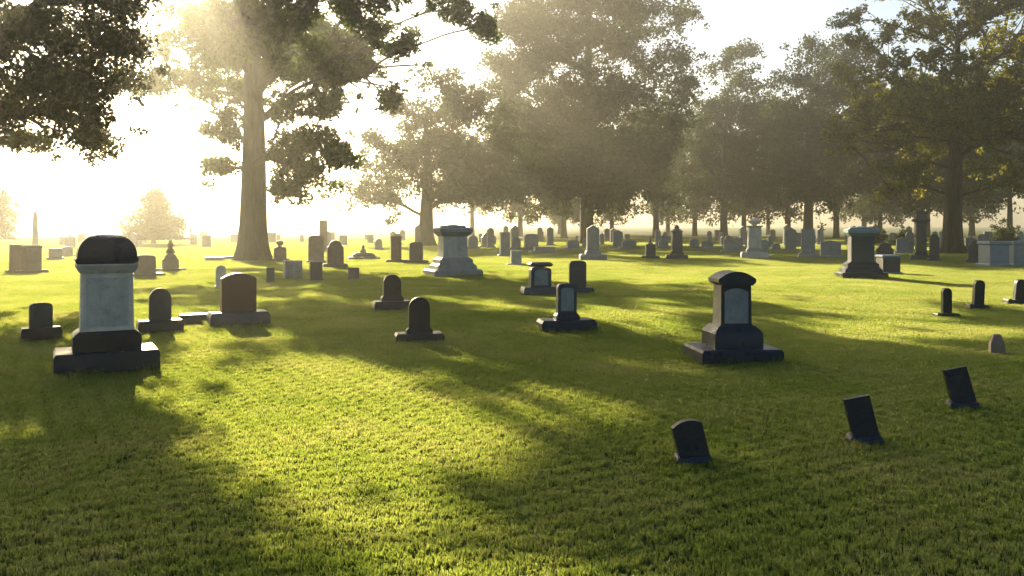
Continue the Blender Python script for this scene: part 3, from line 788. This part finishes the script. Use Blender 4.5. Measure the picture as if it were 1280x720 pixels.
# leaning small stones in the front right
def leaning(px, by, w, h, bw, yaw_rel, tilt, shape, label, back=0, thick=.09):
    x, y, z, yaw, s = place(px, by, .2, yaw_rel)
    t = empty('leaning_headstone', (x, y, z-.01), yaw)
    tag(t, label, 'headstone', 'small leaning stones in the front right')
    W, H = w*s, h*s
    b = bm_obj('base', loft_bm([(bw*s, .19, -.05), (bw*s, .19, .035), (bw*s*.82, .14, .075)]), M['darkblue'], t, bevel=.014)
    b.rotation_euler = (R(4), R(-5), 0)
    o = bm_obj('tablet', prism_bm(outline(shape, W, H), thick, z0=0), M['black'], t, bevel=.012)
    o.location = (0.012, 0, .04); o.rotation_euler = (R(back), R(tilt), 0)
    return t
leaning(866, 583, 37, 48, 46, 10, -13, 'arch', 'small leaning stone with a chipped rounded top, nearest the camera', -6, .12)
leaning(1081, 559, 31, 52, 42, 12, -13, 'flat', 'small leaning square-topped stone between the other two leaning ones', -5, .085)
leaning(1204, 515, 27, 46, 38, 14, -14, 'flat', 'small leaning square-topped stone, the farthest of the leaning three', -6)

# right side in the shade
def box_tomb(px, by, ty, w, dm, label, mat, lidmat, rel=20, lid_over=1.12):
    x, y, z, yaw, s = place(px, by, dm, rel)
    H = CAMH+(HZ-ty)*s-z
    t = empty('box_tomb', (x, y, z-.015), yaw); tag(t, label, 'tomb')
    W = w*s
    bm_obj('base', loft_bm([(W*1.2, dm*1.15, -.03), (W*1.2, dm*1.15, H*.1), (W*1.12, dm*1.08, H*.14)]), lidmat, t, bevel=.015)
    bm_obj('chest', loft_bm([(W, dm, H*.14-.003), (W, dm, H*.85)]), mat, t, bevel=.02)
    bm_obj('panel', prism_bm(outline('flat', W*.74, H*.52), .03, z0=H*.24, cy=-dm/2-.004), mat, t, bevel=.006, seg=1)
    bm_obj('lid', loft_bm([(W*.98, dm*.98, H*.85-.003), (W*lid_over, dm*1.1, H*.9), (W*lid_over, dm*1.1, H*.96), (W*lid_over*.9, dm, H)]), lidmat, t, bevel=.012)
    return t
box_tomb(1110, 344, 318, 21, .7, 'low dark box tomb with a wide lid beside the blue-grey pedestal monument', M['charcoal'], M['blue'])
box_tomb(1242, 334, 301, 24, .9, 'pale blue box tomb, the left one of the two at the right edge', M['blue'], M['blue'], rel=30)
box_tomb(1270, 333, 301, 20, .9, 'pale blue box tomb cut by the right edge of the picture', M['blue'], M['blue'], rel=30)
HS(1106, 322, 303, 20, 24, 3, 'shoulder', M['charcoal'], 'dark shouldered stone behind the low box tomb', rel=8)
t, s, zt, W, D = HS(1151, 325, 278, 12, 24, 7, 'pillar', M['charcoal'], 'tall dark pillar with a wide collar and small capital beside the oak on the right', rel=8, step=True, name='pillar_monument', cat='monument')
bm_obj('capital', loft_bm([(W*.9, W*.9, zt-.005), (W*1.6, W*1.6, zt+.07), (W*1.6, W*1.6, zt+.17), (W*.95, W*.95, zt+.24), (W*.9, W*.9, zt+.44), (W*1.15, W*1.15, zt+.5), (W*1.1, W*1.1, zt+.58)]), M['charcoal'], t, bevel=.012)
HS(1168, 326, 292, 11, 16, 4, 'shoulder', M['charcoal'], 'narrow dark shouldered stone between the collared pillar and the oak trunk', rel=8)
HS(1010, 323, 286, 16, 24, 5, 'flat', M['grey'], 'tall flat-topped grey slab in mist left of the blue-grey pedestal monument', rel=8)
HS(1038, 323, 300, 24, 30, 4, 'gable', M['grey'], 'wide grey stone with a pointed top in mist behind the blue-grey pedestal monument', rel=8)
HS(1219, 328, 300, 16, 22, 4, 'shoulder', M['charcoal'], 'dark shouldered stone just left of the two blue box tombs', rel=8)

# left side in the glow
HS(20, 340, 305, 15, 24, 4, 'pillar', M['tan'], 'brown upright pillar stone in the glow near the left edge', rel=4, th=.6)
HS(40, 341, 306, 21, 36, 5, 'flat', M['tan'], 'wide brown capped stone right of the upright pillar near the left edge', rel=4, cap=4)
HS(181, 347, 318, 25, 46, 4, 'oval', M['tan'], 'squat brown stone just behind the domed monument', rel=4, th=.5)
t, s, zt, W, D = HS(213, 341, 316, 19, 36, 4, 'shoulder', M['tan'], 'brown stone with a small statue-like spire, in the glow left of the great oak', rel=4, name='spired_headstone', th=.7)
bm_obj('spire', lathe_bm([(W*.3, zt-.01), (W*.26, zt+.1), (W*.12, zt+.2), (W*.2, zt+.3), (W*.13, zt+.42), (W*.04, zt+.5), (0, zt+.52)], 12), M['tan'], t)
HS(44, 312, 262, 7, 14, 5, 'obelisk', M['grey'], 'tall thin obelisk fading into the glow near the left edge', rel=4, name='obelisk', cat='obelisk')
HS(69, 325, 310, 15, 20, 3, 'flat', M['grey'], 'faint pale stone in the glow behind the domed monument, left side', rel=4)
ledger(268, 326, 22, 5, 'low flat slab at the foot of the great oak, left one', M['grey'], depth=.9)
ledger(288, 324, 16, 4, 'low flat slab touching the great oak roots', M['grey'], depth=.8)
t, s, zt, W, D = HS(350, 326, 308, 15, 22, 4, 'oval', M['tan'], 'rounded stone with a ball finial immediately right of the great oak', rel=4, th=.6, name='finial_headstone')
bm_obj('finial', lathe_bm([(W*.2, zt-.02), (W*.15, zt+.06), (W*.3, zt+.16), (W*.28, zt+.26), (0, zt+.34)], 12), M['tan'], t)
HS(404, 314, 275, 10, 14, 3, 'pillar', M['tan'], 'tall slim pillar rising above the stones right of the great oak', rel=4, name='pillar_headstone')
HS(395, 327, 294, 19, 24, 3, 'oval', M['tan'], 'tall rounded stone in the glow, before the slim pillar', rel=4)
HS(419, 335, 300, 20, 30, 5, 'shoulder', M['tan'], 'shouldered stone with a sloping side, right of the tall rounded one in the glow', rel=4, th=.6)
HS(495, 329, 294, 13, 26, 4, 'flat', M['tan'], 'tall squared stone in golden mist under the hazy tree', rel=6, cap=3)
HS(520, 330, 302, 17, 30, 4, 'oval', M['tan'], 'broad squared stone in golden mist, between the tall squared one and the pale monument', rel=6)
# stepped mound with finial
def stepped():
    x, y, z, yaw, s = place(454, 324, 1.4, 6)
    t = empty('stepped_marker', (x, y, z-.02), yaw); tag(t, 'low stepped stone mound with a tiny spike, in bright mist left of centre', 'grave marker')
    bm_obj('base', loft_bm([(40*s, 1.4, -.03), (38*s, 1.3, 2.5*s), (28*s, 1.0, 4*s), (26*s, .95, 6*s), (18*s, .7, 8*s)]), M['tan'], t, bevel=.02)
    bm_obj('finial', lathe_bm([(4*s, 8*s-.005), (3.4*s, 11*s), (1.3*s, 13*s), (1.8*s, 15*s), (0, 19*s)], 10), M['tan'], t)
stepped()

# far misty stones, each named for where it stands
far = [
 (591, 311, 294, 12, 'round', 'faint round stone in mist just right of the pale pedestal monument'),
 (608, 309, 291, 13, 'shoulder', 'faint shouldered stone, second right of the pale pedestal monument in the mist'),
 (631, 320, 290, 12, 'flat', 'tall narrow grey slab above the small pale squared stone'),
 (645, 313, 296, 11, 'round', 'rounded misty stone right behind the small pale squared stone'),
 (664, 313, 292, 17, 'oval', 'broad misty stone left of the massive tree trunk'),
 (680, 316, 308, 25, 'flat', 'long low misty block left of the massive tree trunk'),
 (716, 313, 300, 15, 'oval', 'misty low stone beside the massive tree trunk, left of it'),
 (772, 311, 287, 12, 'gable', 'pointed misty stone right of the massive tree trunk'),
 (786, 312, 300, 18, 'oval', 'low broad misty stone right of the pointed one in the centre'),
 (829, 311, 297, 12, 'shoulder', 'misty shouldered stone between the spiked block and knobbed pillar'),
 (868, 311, 298, 12, 'round', 'misty round stone right of the knobbed pillar'),
 (884, 312, 301, 14, 'oval', 'misty low stone between the knobbed pillar and the clustered stones'),
 (911, 315, 294, 13, 'shoulder', 'misty shouldered stone left of the urn column'),
 (922, 315, 297, 12, 'oval', 'misty rounded stone nearly touching the urn column on its left'),
 (970, 313, 304, 10, 'round', 'small dark ball-like stone right of the urn column'),
 (988, 313, 284, 13, 'gable', 'tall pointed misty stone between the urn column and the flat slab'),
 (1128, 318, 296, 14, 'gable', 'misty pointed stone right of the blue-grey pedestal monument'),
 (1137, 315, 289, 9, 'round', 'narrow misty stone just left of the collared pillar'),
 (1213, 317, 295, 12, 'gable', 'pointed stone in shade right of the oak trunk'),
 (1228, 318, 292, 11, 'round', 'rounded stone in shade behind the blue box tombs'),
 (1235, 316, 289, 9, 'flat', 'narrow square-topped stone in shade behind the blue box tombs'),
 (561, 308, 296, 10, 'round', 'faint stone in mist directly behind the pale pedestal monument'),
 (473, 312, 298, 9, 'round', 'barely visible stone in bright mist left of the tall squared one'),
 (120, 322, 309, 12, 'flat', 'barely visible pale stone in the glow right behind the domed cap'),
 (84, 320, 308, 12, 'oval', 'faint rounded stone in the glow left of the domed cap'),
]
for (px, by, ty, w, shp, lab) in far:
    HS(px, by, ty, w, w*1.45, 3, shp, M['grey'], lab, rel=6+(px*7 % 9), name='headstone', th=.45)

# more distant rows: copies of three single-mesh stones
protos = []
for shp, wz, hz in (('round', .6, 1.0), ('flat', .8, .95), ('gable', .6, 1.5)):
    bm = prism_bm(outline(shp, wz, hz), .28, z0=.12)
    loft_bm([(wz*1.4, .6, -.03), (wz*1.35, .55, .13)], bm)
    protos.append(bm_obj('distant_headstone', bm, M['grey'], None, bevel=.02, seg=1))
rg = random.Random(77)
FL = {0: 'distant round-topped stone barely showing through the mist, far row before the woodland',
      1: 'distant flat-topped stone barely showing through the mist, far row before the woodland',
      2: 'distant pointed stone barely showing through the mist, far row before the woodland'}
cnt = 0
for row_y in (68, 76, 86, 98):
    x = -34.0*row_y/70
    while x < 44.0*row_y/70:
        k = rg.randrange(3)
        o = protos[k] if k < 3 and not protos[k].get('used') else protos[k].copy()
        if o is protos[k]: o['used'] = 1
        else: COL.objects.link(o)
        xx = x+rg.uniform(-1, 1); yy = row_y+rg.uniform(-2, 2)
        o.location = (xx, yy, float(hgt(xx, yy))-.01)
        sc_ = rg.uniform(.55, 1.0); o.scale = (sc_, sc_, sc_*rg.uniform(.85, 1.2))
        o.rotation_euler.z = R(rg.uniform(-8, 24))
        tag(o, FL[k], 'headstone', 'distant rows of misty headstones')
        x += rg.uniform(2.4, 6.0); cnt += 1
for p in protos:
    if 'used' in p: del p['used']
for o in COL.objects:
    if 'used' in o: del o['used']

# longer untrimmed grass against the foot of the nearer stones
def edge_grass():
    rng = np.random.default_rng(9)
    V = []
    for o in list(COL.objects):
        if o.parent is None and o.type == 'EMPTY': ob = next((c for c in o.children if c.name.startswith(('base', 'chest'))), None)
        elif o.name.startswith(('ledger_slab', 'stone_post')): ob = o
        else: ob = None
        if ob is None or 'tree' in o.name or 'shrub' in o.name or o.location.y > 36: continue
        co = np.array([v.co for v in ob.data.vertices]); hx, hy = np.abs(co[:, 0]).max(), np.abs(co[:, 1]).max()
        n = int(2*(hx+hy)*2*480)
        t = rng.uniform(0, 1, n); side = rng.integers(0, 4, n)
        lx = np.where(side == 0, -hx, np.where(side == 1, hx, (2*t-1)*hx)); ly = np.where(side == 2, -hy, np.where(side == 3, hy, (2*t-1)*hy))
        nx = np.where(side == 0, -1, np.where(side == 1, 1, 0)); ny = np.where(side == 2, -1, np.where(side == 3, 1, 0))
        off = np.abs(rng.normal(.006, .022, n)); lx = lx+nx*off; ly = ly+ny*off
        a = o.rotation_euler.z; ca, sa = math.cos(a), math.sin(a)
        gx = o.location.x+ca*lx-sa*ly; gy = o.location.y+sa*lx+ca*ly; gz = hgt(gx, gy)
        h = rng.uniform(.03, .12, n)*(.55+.45*np.sin(lx*9+ly*7)); h = np.maximum(h, .02)
        w = rng.uniform(.002, .004, n); an = rng.uniform(0, 6.28, n); dx, dy = np.cos(an)*w, np.sin(an)*w
        qx = (ca*nx-sa*ny)*h*rng.uniform(-.1, .9, n)+rng.normal(0, .2, n)*h; qy = (sa*nx+ca*ny)*h*rng.uniform(-.1, .9, n)+rng.normal(0, .2, n)*h
        v = np.stack([np.stack([gx-dx, gy-dy, gz-.015], 1), np.stack([gx+dx, gy+dy, gz-.015], 1), np.stack([gx+qx, gy+qy, gz+h], 1)], 1)
        V.append(v.reshape(-1, 3))
    V = np.concatenate(V); f = np.arange(len(V)).reshape(-1, 3)
    tag(link('grass', np_mesh('edge_grass', V, f, 3), M['grass']), 'longer untrimmed grass fringing the foot of the nearer stones', 'grass', kind='stuff')
edge_grass()

# shrubs in the shade at right
def shrub(px, d, w, h, label, seed, z=0):
    x = (px-640)/F*d; rg = random.Random(seed)
    L = [(rg.uniform(-w*.3, w*.3), rg.uniform(-w*.3, w*.3), h*rg.uniform(.35, .7), w*.34, w*.34, h*.3) for _ in range(6)]
    return make_tree('shrub', x, d, .09, L, M['leaf_far'], label, 'shrub', None, seed=seed, leaf=.12, per=60, clump=.3, dens=1.0, top=h*.6, fork=.1)
shrub(1258, 58, 1.5, 2.0, 'rounded bush rising behind the two blue box tombs', 91)
shrub(1128, 60, 1.5, 1.3, 'low dark bush behind the low box tomb in the shade', 92)
shrub(1090, 66, 2.0, 1.5, 'low misty bush behind the blue-grey pedestal monument', 93)

# ------------------------------------------------------------------ haze
def haze():
    bm = loft_bm([(900, 560, -1.6), (900, 560, 26.5)], cx=0, cy=220)
    m, nt, out = new_mat('morning_haze')
    v = nt.nodes.new('ShaderNodeVolumePrincipled')
    v.inputs['Color'].default_value = (0.95, 0.92, 0.80, 1)
    v.inputs['Density'].default_value = 0.0017
    v.inputs['Anisotropy'].default_value = 0.85
    v.inputs['Density Attribute'].default_value = ''
    v.inputs['Temperature Attribute'].default_value = ''
    v.inputs['Color Attribute'].default_value = ''
    nt.links.new(v.outputs[0], out.inputs['Volume'])
    o = bm_obj('haze', bm, m, None, smooth=False)
    tag(o, 'pale morning mist filling the air over the cemetery', 'mist', kind='stuff')
haze()

# ------------------------------------------------------------------ light
SAZ = math.atan((155-640)/F)      # azimuth from +y, negative = left
SEL = R(22)
sd = Vector((math.sin(SAZ)*math.cos(SEL), math.cos(SAZ)*math.cos(SEL), math.sin(SEL)))
sun = bpy.data.lights.new('sun', 'SUN'); sun.energy = 5.0; sun.angle = R(0.5); sun.color = (1.0, 0.84, 0.56)
so = bpy.data.objects.new('sun', sun); COL.objects.link(so); so.location = sd*100
so.rotation_euler = sd.to_track_quat('Z', 'Y').to_euler()

w = bpy.data.worlds.new('World'); sc.world = w; w.use_nodes = True
nt = w.node_tree
bg = nt.nodes['Background']
sky = nt.nodes.new('ShaderNodeTexSky'); sky.sky_type = 'NISHITA'; sky.sun_disc = False
sky.sun_elevation = SEL; sky.sun_rotation = SAZ; sky.air_density = 1.0; sky.dust_density = 2.0; sky.ozone_density = 1.0
nt.links.new(sky.outputs[0], bg.inputs[0]); bg.inputs[1].default_value = 0.05

cam = bpy.data.cameras.new('camera'); co = bpy.data.objects.new('camera', cam); COL.objects.link(co)
cam.sensor_width = 36; cam.lens = 36*F/1280; cam.shift_y = -(360-HZ)/1280
co.location = (0, 0, CAMH); co.rotation_euler = (R(90), 0, 0)
cam.clip_end = 3000; cam.clip_start = 0.05
sc.camera = co

sc.view_settings.view_transform = 'Standard'; sc.view_settings.look = 'None'
sc.view_settings.exposure = 1.85; sc.view_settings.gamma = 1
sc.render.engine = 'CYCLES'
cy = sc.cycles
cy.use_denoising = True
try: cy.denoiser = 'OPENIMAGEDENOISE'
except Exception: pass
cy.max_bounces = 5; cy.diffuse_bounces = 2; cy.glossy_bounces = 2; cy.transmission_bounces = 3; cy.volume_bounces = 1; cy.transparent_max_bounces = 4
cy.use_adaptive_sampling = True; cy.adaptive_threshold = 0.02
cy.sample_clamp_indirect = 6
cy.caustics_reflective = False; cy.caustics_refractive = False

if 0: print(STAT)
